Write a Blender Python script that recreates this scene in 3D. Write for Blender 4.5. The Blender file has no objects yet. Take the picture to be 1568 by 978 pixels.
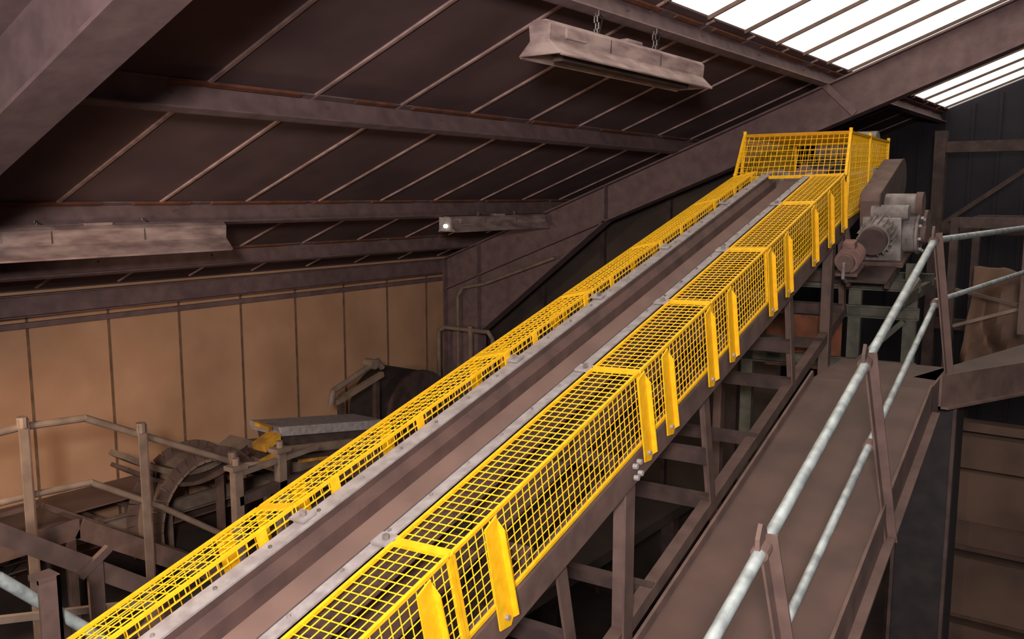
import bpy, math, random, bmesh
from mathutils import Vector, Matrix, noise
random.seed(4)
H=7.5
TH=math.radians(7.83); YAW=math.radians(36.2)
def srgb(r,g,b):
    f=lambda c:((c/255+0.055)/1.055)**2.4 if c>10 else c/255/12.92
    return (f(r),f(g),f(b),1)
MATS={}
def mat(name,c1,c2=None,rough=.7,metal=0,scale=6,bump=.15,detail=6,emis=None,grime=0,stretch=None):
    if name in MATS: return MATS[name]
    m=bpy.data.materials.new(name); m.use_nodes=True
    nt=m.node_tree; b=nt.nodes['Principled BSDF']
    b.inputs['Roughness'].default_value=rough; b.inputs['Metallic'].default_value=metal
    c2=c2 or tuple(x*.6 for x in c1[:3])+(1,)
    tc=nt.nodes.new('ShaderNodeTexCoord'); nz=nt.nodes.new('ShaderNodeTexNoise')
    nz.inputs['Scale'].default_value=scale; nz.inputs['Detail'].default_value=detail
    if stretch:
        mp=nt.nodes.new('ShaderNodeMapping'); mp.inputs['Scale'].default_value=stretch
        nt.links.new(tc.outputs['Object'],mp.inputs['Vector']); nt.links.new(mp.outputs['Vector'],nz.inputs['Vector'])
    else: nt.links.new(tc.outputs['Object'],nz.inputs['Vector'])
    cr=nt.nodes.new('ShaderNodeValToRGB'); cr.color_ramp.elements[0].position=.35; cr.color_ramp.elements[1].position=.65
    cr.color_ramp.elements[0].color=c2; cr.color_ramp.elements[1].color=c1
    nt.links.new(nz.outputs['Fac'],cr.inputs['Fac']); out=cr.outputs['Color']
    if grime:
        n2=nt.nodes.new('ShaderNodeTexNoise'); n2.inputs['Scale'].default_value=.7; n2.inputs['Detail'].default_value=8
        nt.links.new(tc.outputs['Object'],n2.inputs['Vector'])
        r2=nt.nodes.new('ShaderNodeMapRange'); r2.inputs[1].default_value=.35; r2.inputs[2].default_value=.7; r2.inputs[3].default_value=1; r2.inputs[4].default_value=1-grime
        nt.links.new(n2.outputs['Fac'],r2.inputs[0])
        mx=nt.nodes.new('ShaderNodeVectorMath'); mx.operation='SCALE'
        nt.links.new(out,mx.inputs[0]); nt.links.new(r2.outputs[0],mx.inputs['Scale']); out=mx.outputs[0]
    nt.links.new(out,b.inputs['Base Color'])
    if bump:
        bp=nt.nodes.new('ShaderNodeBump'); bp.inputs['Strength'].default_value=bump; bp.inputs['Distance'].default_value=.02
        nt.links.new(nz.outputs['Fac'],bp.inputs['Height']); nt.links.new(bp.outputs['Normal'],b.inputs['Normal'])
    if emis:
        b.inputs['Emission Color'].default_value=emis[0]; b.inputs['Emission Strength'].default_value=emis[1]
    MATS[name]=m; return m
BROWN=mat('dusty_brown_steel',srgb(112,88,82),srgb(92,71,67),.75,grime=.3)
ROOFST=mat('roof_steel',srgb(122,98,99),srgb(104,82,85),.8,grime=.25)
DKBROWN=mat('dark_brown_steel',srgb(80,61,58),srgb(58,44,43),.8)
DECK=mat('dirty_deck_plate',srgb(92,69,64),srgb(76,57,53),.7,scale=2.5,grime=.3)
ROOF=mat('roof_board',srgb(104,78,80),srgb(86,63,67),.9,scale=1.2,grime=.3,bump=.05)
BATTEN=mat('roof_batten',srgb(172,142,138),srgb(132,106,104),.8)
YEL=mat('yellow_paint',srgb(252,196,22),srgb(240,178,12),.62,scale=20,bump=.05)
DULLY=mat('dusty_yellow_paint',srgb(206,150,40),srgb(150,108,50),.8,scale=8)
BELT=mat('rubber_belt_dusty',srgb(116,90,83),srgb(102,78,73),.8,scale=3,bump=.03)
SKIRT=mat('skirt_rubber',srgb(92,68,63),srgb(72,52,50),.8,scale=5,bump=.05)
STRIP=mat('pale_dusty_strip',srgb(166,158,160),srgb(142,132,134),.65,scale=14)
GALV=mat('galvanised_tube',srgb(190,200,204),srgb(140,146,150),.4,.3,scale=10)
OLDT=mat('old_grey_tube',srgb(136,116,104),srgb(112,94,84),.7,scale=5,bump=.05)
WALLM=mat('tan_wall_panel',srgb(204,158,128),srgb(190,144,114),.85,scale=1.2,bump=.04,grime=.25)
SEAM=mat('wall_seam',srgb(124,94,76),None,.8)
GREYM=mat('grey_machine_paint',srgb(146,136,134),srgb(92,82,82),.6,scale=8)
REDM=mat('dusty_red_motor',srgb(134,98,92),srgb(104,78,76),.65,scale=10)
GREEN=mat('grey_green_steel',srgb(94,91,80),srgb(68,65,58),.7)
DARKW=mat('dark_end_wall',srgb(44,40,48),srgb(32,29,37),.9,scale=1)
INW=mat('dark_infill_wall',srgb(76,63,56),srgb(54,45,41),.9,scale=1)
BLACK=mat('dark_rubber_and_shadow',srgb(44,37,38),srgb(30,26,28),.8)
LAMPM=mat('dusty_lamp_housing',srgb(166,144,140),srgb(120,97,97),.85,scale=5,bump=.12,stretch=(1,.6,2.5))
RUST=mat('rust_plate',srgb(124,70,46),srgb(92,54,38),.85)
CLAD=mat('brown_cladding',srgb(108,84,72),srgb(84,64,57),.85,scale=1.2,bump=.05)
HEAP=mat('crumpled_sheeting',srgb(112,84,68),srgb(80,60,52),.8,scale=1.5,bump=.3)
FLOORM=mat('dirty_concrete',srgb(72,58,54),srgb(48,38,36),.95,scale=1)
SKY=mat('translucent_rooflight',srgb(255,250,240),srgb(250,240,228),.8,scale=1,bump=0,emis=(srgb(255,247,230),1.3))
TUBE=mat('fluorescent_tube',(1,1,.9,1),(1,1,.9,1),.5,bump=0,emis=((1,.95,.75,1),2))

class MB:
    def __init__(s): s.v=[];s.f=[];s.m=[];s.mats=[]
    def mi(s,m):
        if m not in s.mats: s.mats.append(m)
        return s.mats.index(m)
    def add(s,vs,fs,m):
        o=len(s.v); s.v+= [tuple(v) for v in vs]; i=s.mi(m)
        for f in fs: s.f.append([o+k for k in f]); s.m.append(i)
    def bar(s,p0,p1,w,h,m,up=(0,0,1)):
        p0=Vector(p0);p1=Vector(p1);d=(p1-p0).normalized();up=Vector(up)
        side=d.cross(up)
        if side.length<1e-4: side=d.cross(Vector((1,0,0)))
        side.normalize(); u=side.cross(d).normalized()
        vs=[]
        for p in (p0,p1):
            for a,b in ((-1,-1),(1,-1),(1,1),(-1,1)): vs.append(p+side*a*w/2+u*b*h/2)
        s.add(vs,[(0,1,2,3),(7,6,5,4),(0,4,5,1),(1,5,6,2),(2,6,7,3),(3,7,4,0)],m)
    def tube(s,p0,p1,r,m,n=10,r1=None,caps=True):
        p0=Vector(p0);p1=Vector(p1);d=(p1-p0).normalized()
        a=d.cross(Vector((0,0,1)))
        if a.length<1e-3:a=d.cross(Vector((1,0,0)))
        a.normalize();b=d.cross(a); r1=r if r1 is None else r1
        vs=[];
        for p,rr in((p0,r),(p1,r1)):
            for i in range(n):
                t=2*math.pi*i/n; vs.append(p+(a*math.cos(t)+b*math.sin(t))*rr)
        fs=[(i,(i+1)%n,n+(i+1)%n,n+i) for i in range(n)]
        if caps: fs+=[tuple(range(n))[::-1],tuple(range(n,2*n))]
        s.add(vs,fs,m)
    def path(s,ps,r,m,n=10):
        for a,b in zip(ps,ps[1:]): s.tube(a,b,r,m,n)
        for p in ps[1:-1]: s.ball(p,r*1.02,m)
    def ball(s,c,r,m,n=12,k=8,sc=(1,1,1)):
        c=Vector(c);vs=[];fs=[]
        for j in range(k+1):
            ph=math.pi*j/k
            for i in range(n):
                t=2*math.pi*i/n; vs.append(c+Vector((math.sin(ph)*math.cos(t)*r*sc[0],math.sin(ph)*math.sin(t)*r*sc[1],math.cos(ph)*r*sc[2])))
        for j in range(k):
            for i in range(n): fs.append((j*n+i,(j+1)*n+i,(j+1)*n+(i+1)%n,j*n+(i+1)%n))
        s.add(vs,fs,m)
    def prism(s,poly,off,m):
        off=Vector(off);n=len(poly);vs=[Vector(p) for p in poly]+[Vector(p)+off for p in poly]
        s.add(vs,[tuple(range(n)),tuple(range(n,2*n))[::-1]]+[(i,n+i,n+(i+1)%n,(i+1)%n) for i in range(n)],m)
    def band(s,pts,off,th,m):
        off=Vector(off); pts=[Vector(p) for p in pts]
        for a,b in zip(pts,pts[1:]):
            nn=(b-a).cross(off).normalized()*th
            s.prism([a,b,b+nn,a+nn],off,m)
    def grid(s,o,e1,l1,e2,l2,n1,n2,r,m):
        o=Vector(o)
        for i in range(n1+1):
            p=o+e1*(l1*i/n1); s.tube(p,p+e2*l2,r,m,4,caps=False)
        for j in range(n2+1):
            p=o+e2*(l2*j/n2); s.tube(p,p+e1*l1,r,m,4,caps=False)
    def obj(s,name,parent=None,smooth=False,bevel=0):
        me=bpy.data.meshes.new(name); me.from_pydata(s.v,[],s.f)
        for m in s.mats: me.materials.append(m)
        me.polygons.foreach_set('material_index',s.m)
        me.update()
        bm=bmesh.new();bm.from_mesh(me);bmesh.ops.recalc_face_normals(bm,faces=bm.faces)
        if smooth:
            for f in bm.faces: f.smooth=True
            for e in bm.edges:
                if len(e.link_faces)==2 and e.calc_face_angle(0)>.6: e.smooth=False
        bm.to_mesh(me);bm.free()
        ob=bpy.data.objects.new(name,me); bpy.context.scene.collection.objects.link(ob)
        if bevel:
            md=ob.modifiers.new('bevel','BEVEL');md.width=bevel;md.segments=2;md.limit_method='ANGLE'
        if parent: ob.parent=parent
        return ob
def empty(name):
    e=bpy.data.objects.new(name,None); e.empty_display_size=.2; bpy.context.scene.collection.objects.link(e); return e
AZ=math.atan2(.061,.998); INC=math.radians(14.2)
d2=Vector((-math.sin(AZ),math.cos(AZ),0)); sV=Vector((math.cos(AZ),math.sin(AZ),0)); Z=Vector((0,0,1)); X=Vector((1,0,0))
uV=d2*math.cos(INC)+Z*math.sin(INC); nV=-d2*math.sin(INC)+Z*math.cos(INC)
O=Vector((0,0,H))
def C(U,S,N): return O+uV*U+sV*S+nV*N
def D(y,S,z): return O+d2*y+sV*S+Z*z
def W(x,y,z): return Vector((x,y,z+H))

cam=bpy.data.cameras.new('camera'); cam.sensor_width=36; cam.lens=36*1374/1568; cam.clip_end=200
co=bpy.data.objects.new('camera',cam); co.location=O; co.rotation_euler=(math.pi/2-TH,0,YAW)
bpy.context.scene.collection.objects.link(co); bpy.context.scene.camera=co

# ================= room
SL=.385; RN=Vector((-SL,0,1)).normalized(); Y=Vector((0,1,0))
def rz(x,c=3.35): return c+SL*x
XW=-11.7; YE=21; Y0=-3
m=MB(); m.prism([W(XW-.3,Y0,rz(XW-.3)),W(-4.0,Y0,rz(-4.0)),W(-4.0,Y0,rz(-4)+.08),W(XW-.3,Y0,rz(XW-.3)+.08)],(0,YE-Y0,0),ROOF)
y=4.53-1.12*7
while y<YE:
    m.bar(W(XW,y,rz(XW)-.012),W(-4.0,y,rz(-4)-.012),.036,.02,BATTEN,RN); y+=1.12
m.obj('ceiling')
m=MB(); y=.0
x0,x1=-4.0,1.2
m.prism([W(x0,Y0,rz(x0)+.02),W(x1,Y0,rz(x1)+.02),W(x1,Y0,rz(x1)+.03),W(x0,Y0,rz(x0)+.03)],(0,YE-Y0,0),SKY)
yy=-2.9
while yy<YE:
    m.bar(W(x0,yy,rz(x0)-.01),W(x1,yy,rz(x1)-.01),.03,.04,BROWN,RN); yy+=.98
m.obj('window_1')
def channel(m,p0,p1,w,h,mat_,up,t=.015,sgn=1):
    p0=Vector(p0);p1=Vector(p1);up=Vector(up).normalized()
    m.bar(p0,p1,t,h,mat_,up)
    d=(p1-p0).normalized();side=d.cross(up).normalized()*sgn
    for sg in(-1,1):
        o=up*sg*(h/2-t/2)+side*w/2; m.bar(p0+o,p1+o,w,t,mat_,up)
m=MB()
for x in (-10.5,-8.87,-6.36,-4.12,-1.6,.8):
    channel(m,W(x,Y0,rz(x,3.21)),W(x,YE,rz(x,3.21)),.09,.25,ROOFST,RN)
    if x<-4: # rusty packing strip between purlin and roof board
        yy=Y0
        while yy<YE:
            L=random.uniform(.5,1.6); m.bar(W(x+.03,yy,rz(x,3.335)),W(x+.03,min(YE,yy+L),rz(x,3.335)),.05,.022,RUST,RN); yy+=L+random.uniform(.1,.7)
    y=1.0
    while y<YE:
        for o in(-.05,.05): m.tube(W(x+.0,y,rz(x,3.2)+o),W(x+.02,y,rz(x,3.2)+o),.012,BROWN,6)
        y+=1.6
channel(m,W(-11.45,Y0,-1.35),W(-11.45,YE,-1.35),.1,.28,ROOFST,(0,0,1))
m.bar(W(-11.6,Y0,-1.62),W(-11.6,YE,-1.62),.06,.07,ROOFST)
m.obj('roof_purlins')
def rafter(name,yc,fw,x0,x1):
    m=MB(); b=2.50; t=3.08
    R=ROOFST
    m.prism([W(x0,yc-.01,b+SL*x0),W(x1,yc-.01,b+SL*x1),W(x1,yc-.01,t+SL*x1),W(x0,yc-.01,t+SL*x0)],(0,.02,0),R)
    m.bar(W(x0,yc,b+SL*x0),W(x1,yc,b+SL*x1),fw,.025,R,RN)
    m.bar(W(x0,yc,t+SL*x0),W(x1,yc,t+SL*x1),fw,.025,R,RN)
    hx=-7.55
    m.prism([W(hx,yc-.011,b+SL*hx),W(-10.25,yc-.011,-2.5),W(-10.25,yc-.011,b-SL*10.2)],(0,.022,0),R)
    m.bar(W(hx,yc,b+SL*hx),W(-10.2,yc,-2.5),fw,.025,R,RN)
    m.bar(W(-10.22,yc,-H),W(-10.22,yc,b-SL*10.2),fw,.025,R,(1,0,0))
    m.bar(W(-11.03,yc,-H),W(-11.03,yc,t-SL*11.1),fw,.025,R,(1,0,0))
    m.prism([W(-10.22,yc-.012,-H),W(-11.03,yc-.012,-H),W(-11.03,yc-.012,t-SL*11.03),W(-10.0,yc-.012,t-SL*10.0),W(-10.0,yc-.012,b-SL*10.0),W(-10.22,yc-.012,b-SL*10.2-.2)],(0,.024,0),R)
    for x in(-10.22,-7.55):
        zz=b+SL*x; m.bar(W(x,yc-fw*.25,zz),W(x,yc-fw*.25,zz+.58),.012,fw*.5,R,Y)
    if yc>5:
        m.bar(W(-4.1,yc-.1,rz(-4.1)-.2),W(-3.6,yc-.2,rz(-3.6)-.85),.09,.012,R,Y)
        m.path([W(-10.62,yc-.2,-3.4),W(-10.62,yc-.2,-1.85),W(-10.5,yc-.2,-1.68),W(-10.0,yc-.2,-1.58),W(-8.46,yc-.2,-1.04)],.03,OLDT)
    m.obj(name)
rafter('portal_frame',2.6,.35,-11.0,1.2)
rafter('portal_frame',13.0,.26,-11.0,1.2)
m=MB()
m.prism([W(XW-.1,Y0,-H),W(XW,Y0,-H),W(XW,Y0,-1.2),W(XW-.1,Y0,-1.2)],(0,YE-Y0,0),WALLM)
y=5.49-1.09*7
while y<YE:
    m.bar(W(XW+.008,y,-H),W(XW+.008,y,-1.3),.028,.016,SEAM,(1,0,0)); y+=1.09
m.obj('wall_left')
m=MB()
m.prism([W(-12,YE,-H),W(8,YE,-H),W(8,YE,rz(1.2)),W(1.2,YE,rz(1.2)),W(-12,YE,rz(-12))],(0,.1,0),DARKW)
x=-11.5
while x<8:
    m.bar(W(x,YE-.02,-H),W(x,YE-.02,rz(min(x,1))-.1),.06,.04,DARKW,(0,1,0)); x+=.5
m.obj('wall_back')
m=MB()
m.prism([W(-11.69,14.2,-H),W(-5.0,14.2,-H),W(-5.0,14.2,rz(-5.0)),W(-11.69,14.2,rz(-11.69))],(0,.1,0),INW)
for x in(-9.6,-8.3,-7.0,-5.7): m.bar(W(x,14.15,-H),W(x,14.15,rz(x)-.1),.08,.1,DKBROWN,Y)
m.obj('wall_partition')
m=MB(); m.prism([W(-12,Y0,-H-.1),W(8,Y0,-H-.1),W(8,Y0,-H),W(-12,Y0,-H)],(0,YE-Y0,0),FLOORM); m.obj('floor')
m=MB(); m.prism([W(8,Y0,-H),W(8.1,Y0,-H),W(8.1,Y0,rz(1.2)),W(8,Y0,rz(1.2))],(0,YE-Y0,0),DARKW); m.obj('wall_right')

# ================= conveyor
conv=empty('inclined_belt_conveyor')
U0,U1=-1.0,10.15
m=MB()
def strip(pts,mat_,ua=U0,ub=U1): m.prism([C(ua,s,n) for s,n in pts],uV*(ub-ua),mat_)
strip([(-3.10,-2.46),(-2.98,-2.52),(-2.80,-2.52),(-2.70,-2.46),(-2.70,-2.475),(-2.80,-2.535),(-2.98,-2.535),(-3.10,-2.475)],BELT,U0,11.4)
strip([(-3.05,-2.86),(-2.72,-2.86),(-2.72,-2.875),(-3.05,-2.875)],BELT,U0,11.4)
m.obj('carrying_belt',conv)
m=MB()
strip([(-3.13,-2.30),(-3.12,-2.30),(-3.12,-2.52),(-3.13,-2.52)],SKIRT)
strip([(-3.125,-2.33),(-3.085,-2.39),(-3.085,-2.50),(-3.10,-2.50),(-3.10,-2.395),(-3.125,-2.35)],SKIRT)
strip([(-3.215,-2.30),(-3.12,-2.30),(-3.12,-2.29),(-3.215,-2.29)],STRIP)
strip([(-3.23,-2.30),(-3.22,-2.30),(-3.22,-2.45),(-3.23,-2.45)],BROWN)
strip([(-2.735,-2.30),(-2.66,-2.30),(-2.66,-2.31),(-2.735,-2.31)],STRIP)
strip([(-2.735,-2.30),(-2.725,-2.30),(-2.725,-2.52),(-2.735,-2.52)],SKIRT)
strip([(-2.66,-2.33),(-2.65,-2.33),(-2.65,-2.50),(-2.66,-2.50)],BROWN)
JU=[.55,2.57,4.59,5.85,7.18,8.74]
u=U0+.3
while u<10:
    for s,n in((-2.705,-2.30),(-3.165,-2.29)): m.tube(C(u,s,n-.002),C(u,s,n+.010),.010,GREYM,6)
    u+=.335
for u in JU:
    for s,n in((-2.665,-2.30),(-3.2,-2.29)):
        m.bar(C(u-.045,s,n+.012),C(u+.045,s,n+.012),.10,.012,STRIP,nV)
        m.tube(C(u,s+.01,n+.01),C(u,s+.01,n+.04),.018,GREYM,6)
m.obj('skirt_plates',conv)
m=MB()
TC=[(-2.36,-2.78),(-2.28,-2.78),(-2.28,-2.95),(-2.36,-2.95),(-2.36,-2.94),(-2.29,-2.94),(-2.29,-2.79),(-2.36,-2.79)]
strip(TC,BROWN,U0,11.9); strip([(-5.8-s,n) for s,n in TC],BROWN,U0,11.9)
for ss in(-2.33,-3.47):
    m.bar(C(U0,ss,-3.93),C(10.2,ss,-3.93),.014,.10,BROWN,nV); m.bar(C(U0,ss-.04,-3.885),C(10.2,ss-.04,-3.885),.09,.012,BROWN,nV)
LEGS=[-.6,1.2,3.5,5.75,8.0,10.1]
for u in LEGS:
    for ss in(-2.33,-3.47):
        m.bar(C(u,ss,-2.95),C(u,ss,-3.97),.10,.012,BROWN,sV)
        m.bar(C(u+.05,ss-.035,-2.95),C(u+.05,ss-.035,-3.97),.012,.08,BROWN,sV)
    for n in(-3.5,-3.9): m.bar(C(u,-3.47,n),C(u,-2.33,n),.06,.12,DKBROWN,nV)
    u2=u+1.1
    m.bar(C(u2,-3.47,-3.92),C(u2,-2.33,-3.92),.06,.1,DKBROWN,nV)
for a,b in zip(LEGS,LEGS[1:]): m.bar(C(a+.1,-3.47,-3.9),C(b-.1,-3.47,-3.0),.05,.05,DKBROWN,sV)
u=U0+.2
while u<10:
    m.bar(C(u,-3.5,-2.70),C(u,-2.3,-2.70),.06,.06,DKBROWN,nV)
    for s in(-3.47,-2.33): m.bar(C(u,s,-2.78),C(u,s,-2.68),.06,.05,DKBROWN,uV)
    m.tube(C(u,-3.1,-2.6),C(u,-2.7,-2.6),.055,BLACK,12)
    for s in (-3.2,-2.6): m.bar(C(u,s,-2.72),C(u,s,-2.5),.05,.012,DKBROWN,sV)
    u+=1.0
m.obj('truss_frame',conv)
m=MB()
for u,ss in((4.4,-2.31),(4.4,-3.49),(0.4,-3.49),(9.6,-2.31),(9.6,-3.49)):
    p=C(u,ss,-2.85); q=Vector((p.x,p.y,0))
    m.bar(p,q,.13,.014,BROWN,sV); m.bar(p+Vector((-.06,0,0)),q+Vector((-.06,0,0)),.014,.1,BROWN,sV)
p=C(4.4,-2.27,-2.86)
for a in(-.03,.03):
    for b in(-.03,.05): m.tube(p+uV*a+nV*b,p+uV*a+nV*b+sV*.03,.018,STRIP,6)
for z,yy in((-1.0,10.9),(-1.32,10.9),(-1.0,11.9),(-1.95,10.9)):
    channel(m,D(yy,-3.6,z),D(yy,-1.55,z),.07,.14,GREEN,Z)
for s in(-3.5,-2.25,-1.65):
    channel(m,D(10.9,s,-3.6),D(10.9,s,-.75),.08,.14,GREEN,sV); 
for s in(-3.55,-1.6): m.bar(D(10.0,s,-1.08),D(12.4,s,-1.08),.06,.12,GREEN)
m.bar(D(10.85,-3.5,-3.3),D(10.85,-1.7,-1.4),.06,.06,GREEN,d2)
m.bar(D(11.0,-3.3,-1.75),D(11.0,-2.4,-1.75),.02,.65,RUST)
for s in(-3.5,-1.65):
    p=D(10.9,s,-3.6); m.bar(p,Vector((p.x,p.y,0)),.14,.14,DKBROWN,d2)
m.obj('support_legs',conv)
m=MB()
hp=C(11.45,-2.9,-2.63)
m.tube(hp-sV*.26,hp+sV*.26,.16,BLACK,24); m.tube(hp-sV*.7,hp+sV*.85,.04,GREYM,12)
for s in(-.56,.56): m.bar(hp+sV*s-Z*.25,hp+sV*s+Z*.08,.2,.12,GREYM,d2)
hc=D(12.75,-2.75,.66)
m.tube(hc-sV*.45,hc+sV*.3,.19,GREYM,20)
m.bar(hc-Z*.1,hc-Z*.9,.4,.3,DKBROWN,d2)
m.obj('head_pulley',conv,smooth=True)

guard=empty('yellow_mesh_guard')
m=MB(); r=.0036
edges=[-1.4,.55,2.57,4.59,5.85,7.18,8.74,9.96]
SO,SI,NT,NB=-2.285,-2.60,-2.275,-2.74
NI=-2.285
for a,b in zip(edges,edges[1:]):
    a+=.012;b-=.012;L=b-a;n=max(2,round(L/.060))
    up=Vector(C(0,SO,NT)-C(0,SI,NI)); wl=up.length; e=up.normalized()
    m.grid(C(a,SI,NI),uV,L,e,wl,n,6,r,YEL)
    m.grid(C(a,SO,NB),uV,L,nV,NT-NB,n,9,r,YEL)
    for s,nn in((SI,NI),(SO,NT),(SO,NB)): m.bar(C(a,s,nn),C(b,s,nn),.018,.018,YEL,nV)
    for u in(a,b):
        m.bar(C(u,SI,NI),C(u,SO,NT),.026,.018,YEL,nV); m.bar(C(u,SO,NT),C(u,SO,NB),.026,.018,YEL,sV)
m.obj('mesh_panels',guard)
m=MB()
for u in(.25,.85,2.34,2.86,4.57,4.94,5.72,6.18,7.19,7.68,8.58,9.2,9.77):
    m.prism([C(u-.05,SO+.02,NT-.02),C(u+.05,SO+.02,NT-.0),C(u+.06,SO+.02,-2.86),C(u+.03,SO+.02,-2.89),C(u-.06,SO+.02,-2.86)],sV*.008,YEL)
    m.prism([C(u+.05,SO+.02,NT-.02),C(u+.05,SO+.06,NT-.08),C(u+.06,SO+.06,-2.84),C(u+.06,SO+.02,-2.87)],uV*.008,YEL)
    m.tube(C(u,SO+.028,-2.82),C(u,SO+.045,-2.82),.014,STRIP,6)
m.obj('guard_brackets',guard)
guard2=empty('yellow_mesh_guard')
m=MB()
for a,b in zip(edges,edges[1:]):
    a+=.012;b-=.012;L=b-a;n=max(2,round(L/.060))
    so,si,no,ni=-3.52,-3.25,-2.30,-2.235
    v=C(0,so,no)-C(0,si,ni)
    m.grid(C(a,si,ni),uV,L,v.normalized(),v.length,n,5,r,YEL)
    m.grid(C(a,so,no-.45),uV,L,nV,.45,n,8,r,YEL)
    m.grid(C(a,si,ni-.05),uV,L,nV,.05,n,1,r,YEL)
    for s,nn in((si,ni),(so,no),(so,no-.45),): m.bar(C(a,s,nn),C(b,s,nn),.016,.016,YEL,nV)
    for u in(a,b):
        m.bar(C(u,si,ni),C(u,so,no),.026,.018,YEL,nV); m.bar(C(u,so,no),C(u,so,no-.45),.026,.018,YEL,sV)
for u in(.25,.85,2.34,2.86,3.6,4.57,4.94,5.72,6.18,7.19,7.68,8.58,9.2,9.77):
    m.bar(C(u,-3.24,-2.23),C(u,-3.24,-2.32),.06,.01,YEL,sV)
    m.bar(C(u,-3.535,-2.30),C(u,-3.535,-2.88),.1,.01,YEL,sV)
m.obj('mesh_panels',guard2)
hg=empty('head_pulley_mesh_guard')
m=MB()
FBL=C(10.0,-3.52,-2.32);FBR=C(10.0,-2.28,-2.30);FTL=D(10.40,-3.46,.69);FTR=D(10.40,-2.28,.69)
BTL=D(12.55,-3.46,.69);BTR=D(12.55,-2.28,.69)
def gridq(a,b,c,d,n1,n2):
    for i in range(n1+1):
        t=i/n1; m.tube(a.lerp(b,t),d.lerp(c,t),r,YEL,4,caps=False)
    for j in range(n2+1):
        t=j/n2; m.tube(a.lerp(d,t),b.lerp(c,t),r,YEL,4,caps=False)
def frame(*ps,w=.03):
    for a,b in zip(ps,ps[1:]+ps[:1]): m.bar(a,b,w,w,YEL,nV)
gridq(FBL,FBR,FTR,FTL,20,8); frame(FBL,FBR,FTR,FTL)
gridq(FTL,FTR,BTR,BTL,20,34); frame(FTL,FTR,BTR,BTL)
RB0=C(10.0,-2.28,-2.78);RB1=D(12.55,-2.28,.05)
gridq(RB0,RB1,BTR,FTR,38,14); frame(RB0,RB1,BTR,FTR)
LB0=C(10.0,-3.5,-2.78);LB1=D(12.55,-3.46,.05)
gridq(LB0,LB1,BTL,FTL,34,12); frame(LB0,LB1,BTL,FTL)
gridq(LB1,RB1,BTR,BTL,18,8)
m.bar(D(11.4,-2.27,.0),D(11.4,-2.27,.69),.04,.02,YEL,sV)
for p in(FTL,FTR,BTR,D(11.4,-2.28,.69),FBL,BTL): m.tube(p,p+Z*.05,.02,YEL,8)
m.obj('mesh_panels',hg)
# ================= drive unit
dr=empty('geared_motor_drive')
m=MB()
cs=[]
r0=.24; c0=(11.6,-2.72); c1=(10.35,-2.80)
for i in range(13):
    t=-math.pi/2+math.pi*i/12; cs.append((c0[0]+r0*math.cos(t),c0[1]+r0*math.sin(t)))
cs+= [(c1[0],c1[1]+.22),(c1[0]-.06,c1[1]+.14),(c1[0]-.06,c1[1]-.2)]
m.prism([C(u,-2.2,n) for u,n in cs],sV*.22,BROWN)
m.prism([C(c0[0]+(u-c0[0])*1.02,-1.985,c0[1]+(n-c0[1])*1.03) for u,n in cs],sV*.012,DKBROWN)
m.obj('chain_guard',dr,bevel=.01)
g=C(10.45,-1.95,-3.08)
SC=1.2
def big(o):
    o.scale=(SC,)*3; o.location=g*(1-SC)
def lb(c,a,b,e,mm,ax=(uV,sV,nV)): m.bar(c-ax[0]*a/2,c+ax[0]*a/2,b,e,mm,ax[2])
m=MB()
lb(g,.42,.34,.42,GREYM); lb(g+nV*.1-sV*.0,.5,.28,.06,GREYM); lb(g-nV*.22,.56,.4,.05,BROWN)
m.tube(g+sV*.1,g+sV*.27,.17,GREYM,20); m.tube(g+sV*.27,g+sV*.30,.19,GREYM,20); m.tube(g+sV*.30,g+sV*.35,.08,BROWN,14)
for i in range(8):
    t=i*math.pi/4; q=g+sV*.30+uV*.155*math.cos(t)+nV*.155*math.sin(t); m.tube(q,q+sV*.03,.018,STRIP,6)
big(m.obj('gearbox',dr,smooth=True,bevel=.02))
m=MB()
a0=g-uV*.24+nV*.10; m.tube(a0,a0-uV*.30,.135,GREYM,22); m.tube(a0-uV*.30,a0-uV*.38,.12,DKBROWN,22)
for i in range(18):
    t=2*math.pi*i/18; o=(sV*math.cos(t)+nV*math.sin(t))*.143; m.bar(a0+o,a0-uV*.28+o,.008,.03,GREYM,o)
a1=g+uV*.1+nV*.26; m.tube(a1-sV*.15,a1+sV*.25,.10,GREYM,18); m.tube(a1+sV*.25,a1+sV*.31,.115,BROWN,18)
a3=g-uV*.12+nV*.24; m.tube(a3-sV*.1,a3+sV*.22,.07,GREYM,18)
a2=g+uV*.45-nV*.05+sV*.1; m.tube(a2-sV*.15,a2+sV*.2,.16,BROWN,18); m.tube(g+sV*.1,a2+sV*.1,.08,GREYM,14)
big(m.obj('drive_motor',dr,smooth=True))
m=MB()
b0=C(9.38,-2.1,-3.03)
m.tube(b0-uV*.17,b0+uV*.17,.11,REDM,20)
for i in range(9):
    q=b0+uV*(-.15+.0375*i); m.tube(q,q+uV*.012,.125,REDM,20)
m.tube(b0-uV*.17,b0-uV*.24,.09,BROWN,18); m.tube(b0+uV*.17,b0+uV*.35,.05,GREYM,12)
lb(b0+nV*.13,.14,.12,.09,REDM); lb(b0-nV*.13,.4,.22,.03,BROWN); lb(b0-nV*.13+uV*.4,.5,.1,.04,BROWN)
m.path([b0-uV*.2,b0-uV*.3+nV*.02,b0-uV*.33-nV*.12,b0-uV*.2-nV*.2],.018,GREYM,8)
m.obj('holding_brake',dr,smooth=True)
m=MB()
lb(C(10.2,-2.0,-3.37),1.2,.45,.03,DKBROWN)
for s in(-2.2,-1.8): m.bar(C(9.7,s,-3.43),C(10.8,s,-3.43),.05,.09,DKBROWN,nV)
m.bar(C(10.0,-2.2,-3.4),C(10.0,-2.28,-2.9),.05,.05,BROWN,uV)
m.obj('motor_base',dr)
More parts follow.
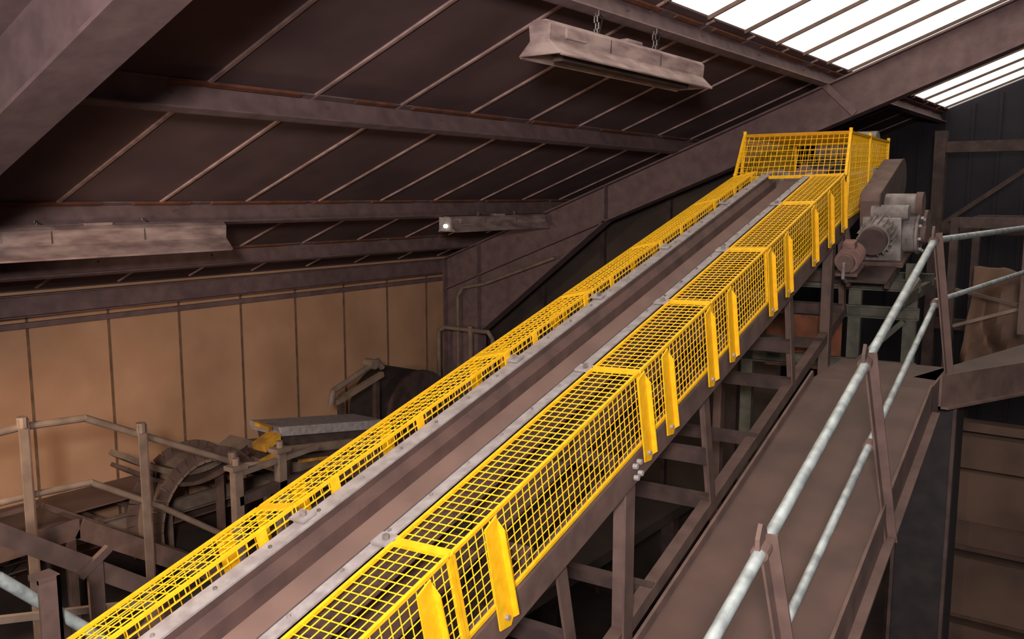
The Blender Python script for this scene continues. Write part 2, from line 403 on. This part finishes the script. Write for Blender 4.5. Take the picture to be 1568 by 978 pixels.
# ================= walkway with its handrail
wk=empty('inclined_walkway_with_handrail')
m=MB()
WL,WR,WN,WE=-1.92,-1.0,-3.42,7.2
m.prism([C(-1,WL,WN),C(-1,WR,WN),C(-1,WR,WN-.02),C(-1,WL,WN-.02)],uV*(WE+1),DECK)
m.prism([C(-1,WL-.02,WN+.06),C(-1,WL,WN+.06),C(-1,WL,WN-.15),C(-1,WL-.02,WN-.15)],uV*(WE+1),BROWN)
m.prism([C(-1,WR,WN+.04),C(-1,WR+.02,WN+.04),C(-1,WR+.02,WN-.22),C(-1,WR,WN-.22)],uV*(WE+1),BROWN)
m.prism([C(-1,WR,WN-.2),C(-1,WR+.08,WN-.2),C(-1,WR+.08,WN-.22),C(-1,WR,WN-.22)],uV*(WE+1),BROWN)
m.prism([C(-1,WL+.30,WN+.004),C(-1,WL+.33,WN+.004),C(-1,WL+.33,WN),C(-1,WL+.30,WN)],uV*(WE+1),DKBROWN)
pe=C(WE,0,WN)-O; yl=pe.dot(d2); zl=pe.z
m.prism([D(yl,WL,zl),D(yl,WR,zl),D(yl+1.1,WR,zl),D(yl+1.1,WL,zl)],Z*-.03,DECK)
m.prism([D(yl,WR,zl+.02),D(yl,WR+.02,zl+.02),D(yl,WR+.02,zl-.25),D(yl,WR,zl-.25)],d2*.9,BROWN)
L0=W(-1.48,8.15,zl);L1=W(-.1,11.3,zl)
m.prism([L0,L1,W(-1.0,11.5,zl),W(-1.7,8.2,zl)],Z*-.03,DECK)
m.prism([L0+Z*.05,L1+Z*.05,L1-Z*.24,L0-Z*.24],X*.02,BROWN)
m.prism([L0-Z*.22,L1-Z*.22,L1-Z*.22+X*.08,L0-Z*.22+X*.08],Z*-.02,BROWN)
m.obj('deck_plates',wk)
m=MB()
p=D(yl+.8,WL,zl-.03); m.bar(p,Vector((p.x,p.y,0)),.12,.12,DKBROWN,d2)
p=W(-1.62,8.75,zl-.03); m.bar(p,Vector((p.x,p.y,0)),.42,.5,BLACK,Y)  # near-black block added in place of the shadow void under the landing
for o in(-.22,.22): m.bar(p+X*o+Y*-.26,Vector((p.x+o,p.y-.26,0)),.03,.06,DKBROWN,Y)
m.obj('deck_post_and_shadow_block',wk)
m=MB()
HU=7.94; hb=C(HU,-1.1,-2.39); he=hb+Vector((.25,4.6,0))
m.path([C(-1,-1.1,-2.39),hb-uV*.1,hb+uV*.02,hb+Vector((.01,.12,0)),he],.029,GALV,12)
mb_=C(HU+.05,-1.08,-2.95); m.path([C(-1,-1.08,-2.95),mb_-uV*.1,mb_,mb_+Vector((.01,.1,0)),mb_+Vector((.25,4.6,0))],.024,GALV,12)
m.path([C(5.35,-1.14,-2.42),C(8.6,-1.32,-2.97)],.02,OLDT,10)
m.obj('handrail_tubes',wk,smooth=True)
m=MB()
for u in(1.2,3.24,5.30,7.92):
    top=C(u,-1.10,-2.33); bot=C(u,-.97,-3.66)
    m.bar(top,bot,.075,.012,BROWN,sV); m.bar(top+uV*.035+sV*.03,bot+uV*.035+sV*.03,.012,.06,BROWN,sV)
    m.prism([top-uV*.06-sV*.012-nV*.06,top+uV*.06-sV*.012-nV*.06,top+uV*.05-sV*.012+nV*.02,top-sV*.012+nV*.07,top-uV*.05-sV*.012+nV*.02],sV*.02,BROWN)
    m.tube(C(u-.04,-1.1,-2.39),C(u+.04,-1.1,-2.39),.040,BROWN,12)
    m.tube(C(u-.03,-1.08,-2.95),C(u+.03,-1.08,-2.95),.034,BROWN,12)
p=hb+Vector((.22,4.2,0)); m.bar(p+Z*.05,p-Z*1.3,.08,.05,BROWN,Y)
m.obj('handrail_stanchions',wk)
# ================= fluorescent fittings
def fitting(x,y0,y1,z,sc=1.0,lit=False):
    e=empty('fluorescent_batten_light'); m=MB(); L=y1-y0
    prof=[(-.20,-.03),(-.09,.08),(-.10,.20),(-.06,.235),(.06,.235),(.10,.20),(.09,.08),(.20,-.03),(.19,-.045),(.07,.06),(-.07,.06),(-.19,-.045)]
    prof=[(a*sc,b*sc) for a,b in prof]
    m.prism([W(x+a,y0,z+b) for a,b in prof],(0,L,0),LAMPM)
    for yy in(y0,y1): m.prism([W(x+a,yy-.015,z+b) for a,b in prof[:8]],(0,.03,0),LAMPM)
    m.bar(W(x,y0+L*.45,z+.245*sc),W(x,y0+L*.55,z+.245*sc),.14*sc,.03,LAMPM)
    m.bar(W(x+.1*sc,y0+.2,z+.15*sc),W(x+.1*sc,y0+.5,z+.15*sc),.03,.08*sc,LAMPM)
    for t in(.33,.66):
        yy=y0+L*t; m.bar(W(x+.097*sc,yy,z+.09*sc),W(x+.097*sc,yy,z+.2*sc),.012,.012,DKBROWN,Y)
    m.obj('reflector',e,bevel=.006)
    m=MB()
    m.bar(W(x,y0+.25,z-.02),W(x,y1-.25,z-.02),.10,.05,DKBROWN)
    for a in(-.08,.08):
        m.tube(W(x+a,y0+.05,z+.005),W(x+a,y1-.05,z+.005),.019,GREYM,10)
    if lit:
        m.bar(W(x,y0-.05,z+.09),W(x,y0-.01,z+.09),.22,.2,STRIP)
        m.tube(W(x+.04,y0-.06,z+.06),W(x+.04,y0-.1,z+.06),.03,TUBE,10)
    m.obj('tubes',e)
    m=MB()
    for t in(.3,.68):
        yy=y0+L*t; z0_=z+.23*sc; zt=max(rz(x,3.09),z0_+.06); n=max(3,int((zt-z0_)/.05))
        for i in range(n):
            z0=z0_+(zt-z0_)*i/n; z1=z0_+(zt-z0_)*(i+1)/n; o=.02 if i%2 else -.02
            m.tube(W(x+o,yy,z0),W(x+o,yy,z1),.006,GREYM,5); m.tube(W(x-o,yy+o,z0),W(x-o,yy+o,z1),.006,GREYM,5)
        m.path([W(x,yy,zt),W(x+.03,yy+.06,zt-.05),W(x-.02,yy+.1,zt-.12),W(x,yy+.03,z0_)],.008,BLACK,6)
    m.obj('chains',e)
fitting(-4.02,5.86,8.62,1.10,1.0); fitting(-8.8,3.4,6.35,-.56,1.15); fitting(-8.7,10.25,12.75,-.50,.85,True)

# ================= lower level on the left
mz=MB(); mz.prism([W(-11.68,0,-4.75),W(-5.6,0,-4.75),W(-5.6,0,-4.6),W(-11.68,0,-4.6)],(0,12.6,0),FLOORM)
for x in(-11,-8,-5.8):
    for y in(.5,6,12): mz.bar(W(x,y,-4.75),W(x,y,-H),.2,.2,DKBROWN,Y)
mz.obj('mezzanine_floor')
lh=empty('lower_stair_handrail')
m=MB(); xx=-8.5
m.path([W(xx,2.6,-2.2),W(xx,3.87,-2.13),W(xx,4.48,-2.17),W(xx,5.03,-2.45),W(xx,6.12,-3.0),W(xx,6.3,-3.1),W(xx+.2,6.7,-3.13)],.037,OLDT,12)
m.path([W(xx,2.6,-2.78),W(xx,3.9,-2.8),W(xx,4.5,-2.83),W(xx,5.25,-3.3),W(xx,5.95,-3.81),W(xx,6.3,-4.1)],.033,OLDT,12)
for y,zt,zb in((2.75,-2.1,-4.6),(3.87,-2.05,-4.6),(5.05,-2.35,-4.6),(6.15,-2.92,-4.6)):
    m.bar(W(xx+.05,y,zt),W(xx+.05,y,zb),.09,.02,OLDT,X); m.bar(W(xx+.045,y+.04,zt),W(xx+.045,y+.04,zb),.015,.05,BROWN,X)
    m.tube(W(xx+.03,y,zt-.08),W(xx+.03,y,zt+.02),.05,OLDT,10)
m.obj('rails_and_posts',lh)
ls=empty('lower_steel_stair')
m=MB()
m.prism([W(-9.4,1.5,-3.25),W(-8.6,1.5,-3.25),W(-8.6,4.4,-3.25),W(-9.4,4.4,-3.25)],Z*-.06,DECK)
for x in(-9.42,-8.6):
    m.bar(W(x,4.4,-3.3),W(x,6.3,-4.55),.03,.2,BROWN,Z); m.bar(W(x,1.5,-3.3),W(x,4.4,-3.3),.03,.2,BROWN,Z)
    m.bar(W(x,2.6,-3.4),W(x,2.6,-4.6),.08,.08,DKBROWN,Y); m.bar(W(x,4.3,-3.4),W(x,4.3,-4.6),.08,.08,DKBROWN,Y)
for i in range(7): 
    t=(i+.5)/7; m.bar(W(-9.4,4.4+1.9*t,-3.3-1.2*t),W(-8.6,4.4+1.9*t,-3.3-1.2*t),.22,.03,DECK,Z)
m.obj('treads',ls)
def loop(cy0,cz0,cy1,cz1,rr,n=10):
    a=math.atan2(cz1-cz0,cy1-cy0); ps=[]
    for i in range(n+1):
        t=a+math.pi/2+math.pi*i/n; ps.append((cy0+rr*math.cos(t),cz0+rr*math.sin(t)))
    for i in range(n+1):
        t=a-math.pi/2+math.pi*i/n; ps.append((cy1+rr*math.cos(t),cz1+rr*math.sin(t)))
    ps.append(ps[0]); return ps
def lowconv(name,xa,xb,y0,z0,y1,z1,rr,col,beltm):
    e=empty(name); m=MB()
    ps=loop(y0,z0,y1,z1,rr); m.band([W(xa,y,z) for y,z in ps],(xb-xa,0,0),.02,beltm)
    m.obj('belt',e); m=MB()
    for (y,z) in((y0,z0),(y1,z1)): m.tube(W(xa-.08,y,z),W(xb+.08,y,z),rr-.03,BLACK,16)
    for x in(xa-.07,xb+.07):
        channel(m,W(x,y0,z0),W(x,y1,z1),.06,.2,col,Z,sgn=1 if x>xb else -1)
        for t in(.12,.5,.88):
            y=y0+(y1-y0)*t; z=z0+(z1-z0)*t; m.bar(W(x,y,z),W(x,y,-4.6),.09,.06,col,Y)
        for (y,z) in((y0,z0),(y1,z1)): m.tube(W(x-.04,y,z),W(x+.04,y,z),.09,col,12)
    n=int((y1-y0)/.5)
    for i in range(n):
        t=(i+.5)/n; m.bar(W(xa-.05,y0+(y1-y0)*t,z0+(z1-z0)*t),W(xb+.05,y0+(y1-y0)*t,z0+(z1-z0)*t),.05,.05,col)
    m.obj('frame',e,smooth=True); return e
lowconv('transfer_belt_conveyor',-11.0,-10.2,4.3,-3.95,8.4,-4.0,.24,OLDT,BELT)
lowconv('return_belt_conveyor',-8.7,-8.35,7.2,-3.85,10.8,-3.7,.2,BROWN,BELT)
sb=empty('vibrating_screen_box'); m=MB()
def yz(x,pts,w,mm): m.prism([W(x,y,z) for y,z in pts],(w,0,0),mm)
def slab(x,w,y0,y1,z0,z1,h,mm):
    # long slat with rounded far end
    pts=[(y0,z0),(y1,z1)]
    for i in range(1,6):
        t=math.pi/2-math.pi*i/6; pts.append((y1+h*.5*math.cos(t),z1-h/2+h/2*math.sin(t)))
    pts+=[(y1,z1-h),(y0+.03,z0-h)]
    yz(x,pts,w,mm)
slab(-9.6,.62,7.25,9.1,-2.92,-3.20,.13,STRIP)
slab(-9.57,.55,7.35,9.0,-3.05,-3.30,.14,DKBROWN)
slab(-9.62,.66,7.2,9.15,-3.17,-3.44,.12,OLDT)
slab(-9.57,.56,7.3,9.05,-3.29,-3.56,.12,DKBROWN)
slab(-9.60,.60,7.25,9.0,-3.41,-3.66,.14,OLDT)
yz(-9.55,[(7.5,-3.5),(8.9,-3.72),(8.6,-4.2),(7.9,-4.1)],.5,BROWN)
for y,z in((7.4,-3.05),(9.0,-3.3)): m.bar(W(-9.0,y,z-.3),W(-9.0,y,-4.6),.07,.05,DKBROWN,Y)
m.obj('casing',sb,bevel=.008); m=MB()
yz(-9.2,[(6.98,-3.10),(7.24,-3.0),(7.24,-3.08),(7.0,-3.19)],.25,DULLY)
yz(-9.0,[(6.8,-3.3),(7.18,-3.22),(7.2,-3.30),(6.85,-3.38)],.03,DULLY)
m.bar(W(-9.2,7.05,-2.86),W(-8.95,7.08,-2.9),.06,.05,DULLY)
m.bar(W(-8.93,7.5,-3.42),W(-8.93,8.0,-3.49),.02,.04,DULLY)
m.obj('yellow_guards',sb)
ch=empty('curved_discharge_chute'); m=MB()
ps=[]
for i in range(19):
    t=math.radians(205-165*i/18); ps.append(W(-10.0,6.55+.80*math.cos(t)*.9,-4.05+.8*math.sin(t)))
m.band(ps,(.5,0,0),.05,OLDT)
for dx in(.0,.48):
    m.band([p+X*dx for p in ps],(.03,0,0),-.14,BROWN)
ps=[W(-9.98,5.55+.105*i,-2.98-.012*i-.30*math.sin(i/16*math.pi)) for i in range(17)]
m.band(ps,(.36,0,0),.07,OLDT); m.band([p-Z*.16 for p in ps],(.36,0,0),.05,BROWN)
for y in(5.9,6.9): m.bar(W(-9.8,y,-3.3),W(-9.8,y,-4.6),.08,.08,BROWN,Y)
m.obj('duct',ch,smooth=True)
tf=empty('belt_tensioning_frame'); m=MB()
xt=-9.95
A=W(xt,9.0,-3.1);B=W(xt,9.05,-2.9);Cc=W(xt,10.0,-2.58);Dd=W(xt,10.1,-2.7)
m.path([A,B,Cc,Dd],.05,OLDT); m.bar(W(xt,9.1,-3.08),W(xt,10.1,-2.80),.08,.08,OLDT)
for p in(W(xt,9.2,-3.1),W(xt,9.95,-2.9)): m.bar(p,W(xt,p.y,-4.6),.08,.08,DKBROWN,Y)
m.tube(W(xt-.1,9.85,-2.6),W(xt+.1,9.85,-2.6),.08,OLDT,14)
m.obj('frame',tf)
sp=empty('machine_support_stands'); m=MB()
for y,z in((5.85,-2.92),(6.45,-2.86)):
    m.bar(W(-8.0,y,z),W(-8.0,y,-4.6),.10,.10,OLDT,Y); m.bar(W(-8.0,y-.1,z),W(-8.0,y+.1,z),.16,.05,OLDT); m.tube(W(-8.0,y,z),W(-8.0,y,z+.1),.04,OLDT,8)
m.bar(W(-8.0,5.85,-3.0),W(-8.0,7.0,-2.95),.06,.06,OLDT); m.bar(W(-8,5.85,-3.3),W(-8,7.0,-3.25),.1,.1,DKBROWN)
m.obj('posts',sp)
def heap(name,cx,cy,z0,rx,ry,hh,mm,seed=0,flat=1.6,amp=.12):
    m=MB(); n=36;k=18; vs=[];fs=[]
    for j in range(k+1):
        q=j/k
        for i in range(n):
            t=2*math.pi*i/n; x=cx+rx*q*math.cos(t); y=cy+ry*q*math.sin(t)
            z=z0+hh*(1-q**flat)+(1-q)*amp*4*noise.noise(Vector((x*2+seed,y*2,seed)))+amp*noise.noise(Vector((x*6+seed,y*6,seed)))*(q<1)
            vs.append(W(x,y,max(z,z0)))
    for j in range(k):
        for i in range(n): fs.append((j*n+i,(j+1)*n+i,(j+1)*n+(i+1)%n,j*n+(i+1)%n))
    m.add(vs,fs,mm); return m.obj(name,smooth=True)
heap('spilled_material_heap',-7.25,4.4,-4.6,.6,1.5,.7,HEAP,1)
heap('spilled_material_heap',-6.9,7.9,-4.6,.95,1.5,.7,HEAP,3)
hp_=empty('rubber_lined_drum'); m=MB()
m.tube(W(-11.2,11.3,-3.75),W(-10.3,11.3,-3.75),.76,BLACK,32); m.tube(W(-10.3,11.3,-3.75),W(-10.2,11.3,-3.75),.78,DKBROWN,32); m.tube(W(-10.2,11.3,-3.75),W(-10.1,11.3,-3.75),.12,OLDT,16)
for y in(10.9,11.7): m.bar(W(-10.6,y,-4.1),W(-10.6,y,-4.6),.9,.12,DKBROWN,X)
m.obj('drum',hp_,smooth=True)
cr_=empty('corner_guard_rail'); m=MB()
m.path([W(-10.75,12.4,-3.6),W(-10.75,12.4,-2.45),W(-10.6,12.4,-2.38),W(-9.6,12.4,-2.38),W(-9.5,12.4,-2.5),W(-9.5,12.4,-3.6)],.04,OLDT,12)
m.path([W(-10.0,12.4,-3.6),W(-10.0,12.4,-2.3)],.05,OLDT,12)
for x in(-10.75,-10,-9.5): m.bar(W(x,12.4,-3.6),W(x,12.4,-4.6),.1,.1,DKBROWN,Y)
m.obj('rail',cr_,smooth=True)
nr=empty('galvanised_pipe_rail'); m=MB()
m.path([W(-5,1.2,-1.35),W(-5,2.1,-2.06),W(-5,2.55,-2.53),W(-5,3.2,-3.3)],.035,GALV,12)
m.bar(W(-4.93,2.33,-2.12),W(-4.93,2.33,-H),.12,.02,BROWN,X); m.bar(W(-4.97,2.38,-2.12),W(-4.97,2.38,-H),.02,.1,BROWN,X)
m.bar(W(-4.98,2.27,-2.13),W(-4.98,2.39,-2.13),.12,.03,BROWN)
m.obj('rail',nr,smooth=True)
br=empty('side_walkway_frame'); m=MB()
m.bar(W(-6.5,1.8,-1.65),W(-6.5,3.9,-3.2),.05,.14,BROWN); m.bar(W(-6.5,2.4,-2.9),W(-6.5,3.9,-3.3),.05,.05,OLDT)
m.bar(W(-6.45,3.4,-2.78),W(-6.45,3.4,-4.6),.12,.03,BROWN,X); m.bar(W(-6.45,3.28,-2.85),W(-6.45,3.52,-2.7),.05,.06,BROWN)
m.bar(W(-6.5,2.0,-3.6),W(-6.5,5.4,-3.6),.06,.16,DKBROWN)
m.bar(W(-6.5,5.2,-3.6),W(-6.5,5.2,-4.6),.1,.1,DKBROWN,Y)
m.bar(W(-6.5,2.1,-3.6),W(-6.5,2.1,-4.6),.1,.1,DKBROWN,Y)
m.obj('frame',br)

# ================= right background
cl=empty('stacked_brown_cladding'); m=MB()
z=-H; i=0
while z<-3.3:
    hgt=[.75,.5,.16,.9,.14,.4][i%6]; o=[0,.12,.3,.05,.28,.1][i%6]
    m.bar(W(-2.7+0.0,14.0+o,z+hgt/2),W(3,14.0+o,z+hgt/2),.25,hgt-.03,CLAD,Z); z+=hgt; i+=1
for x in(-2.5,1.0): m.bar(W(x,14.5,-H),W(x,14.5,-2.6),.15,.15,DKBROWN,Y)
m.obj('panels',cl)
tp=empty('sheeted_storage_rack'); m=MB()
n=44;vs=[];fs=[]
for j in range(n+1):
    for i in range(n+1):
        x=-2.25+3.1*i/n; z=-2.35+1.35*j/n
        z2=z-.35*abs(noise.noise(Vector((x*1.1,5,1))))*j/n
        y=13.9+.5*(j/n)**2+.16*math.sin(x*9+2*math.sin(z*2+x))+.3*noise.noise(Vector((x*1.1+z,z*1.5,3)))+.12*noise.noise(Vector((x*4,z*3-x*2,8)))
        vs.append(W(x,y,z2))
for j in range(n):
    for i in range(n): fs.append((j*(n+1)+i,j*(n+1)+i+1,(j+1)*(n+1)+i+1,(j+1)*(n+1)+i))
m.add(vs,fs,HEAP); o=m.obj('sheet',tp,smooth=True); o.modifiers.new('t','SOLIDIFY').thickness=.03
m=MB(); m.bar(W(-2.3,14.6,-2.45),W(1,14.6,-2.45),.8,.12,DKBROWN)
m.bar(W(-2.3,13.3,-1.75),W(.5,13.3,-.7),.04,.04,OLDT); m.bar(W(-2.3,13.3,-1.25),W(.5,13.3,-1.85),.04,.04,BROWN)
for x in(-2.35,.4): m.bar(W(x,13.3,-H),W(x,13.3,-.3),.1,.1,DKBROWN,Y); m.bar(W(x,15.0,-H),W(x,15.0,-.3),.1,.1,DKBROWN,Y)
m.bar(W(-2.35,13.3,-.35),W(.4,13.3,-.35),.08,.14,DKBROWN); m.bar(W(-2.35,15.0,-.35),W(.4,15.0,-.35),.08,.14,DKBROWN)
m.obj('rack',tp)
sf=empty('far_steel_framework'); m=MB()
for x in(-3.6,-1.6,.4): m.bar(W(x,18.5,-H),W(x,18.5,1.2),.2,.2,DKBROWN,Y)
for z in(-2.4,-.6,.9): m.bar(W(-3.6,18.5,z),W(2.5,18.5,z),.12,.2,DKBROWN)
m.bar(W(-3.6,18.5,-.6),W(-1.6,18.5,.9),.08,.08,DKBROWN); m.bar(W(-1.6,18.5,.9),W(.4,18.5,-.6),.08,.08,DKBROWN)
m.obj('frame',sf)

# ================= lights
def area(name,loc,tgt,size,power,col):
    l=bpy.data.lights.new(name,'AREA'); l.size=size; l.energy=power; l.color=col
    o=bpy.data.objects.new(name,l); o.location=loc; o.rotation_euler=(Vector(tgt)-Vector(loc)).to_track_quat('-Z','Y').to_euler(); bpy.context.scene.collection.objects.link(o)
area('photo_flash',W(.6,-1.4,.8),W(-4.6,8,-.2),.6,700,(1,.925,.85))
area('work_light',W(-7.0,1.2,-.9),W(-11.7,5.2,-2.8),.6,200,(1,.74,.50))
w=bpy.data.worlds.new('world'); bpy.context.scene.world=w; w.use_nodes=True
w.node_tree.nodes['Background'].inputs[0].default_value=(.95,.88,.92,1); w.node_tree.nodes['Background'].inputs[1].default_value=.2
vs=bpy.context.scene.view_settings; vs.view_transform='Standard'; vs.exposure=0
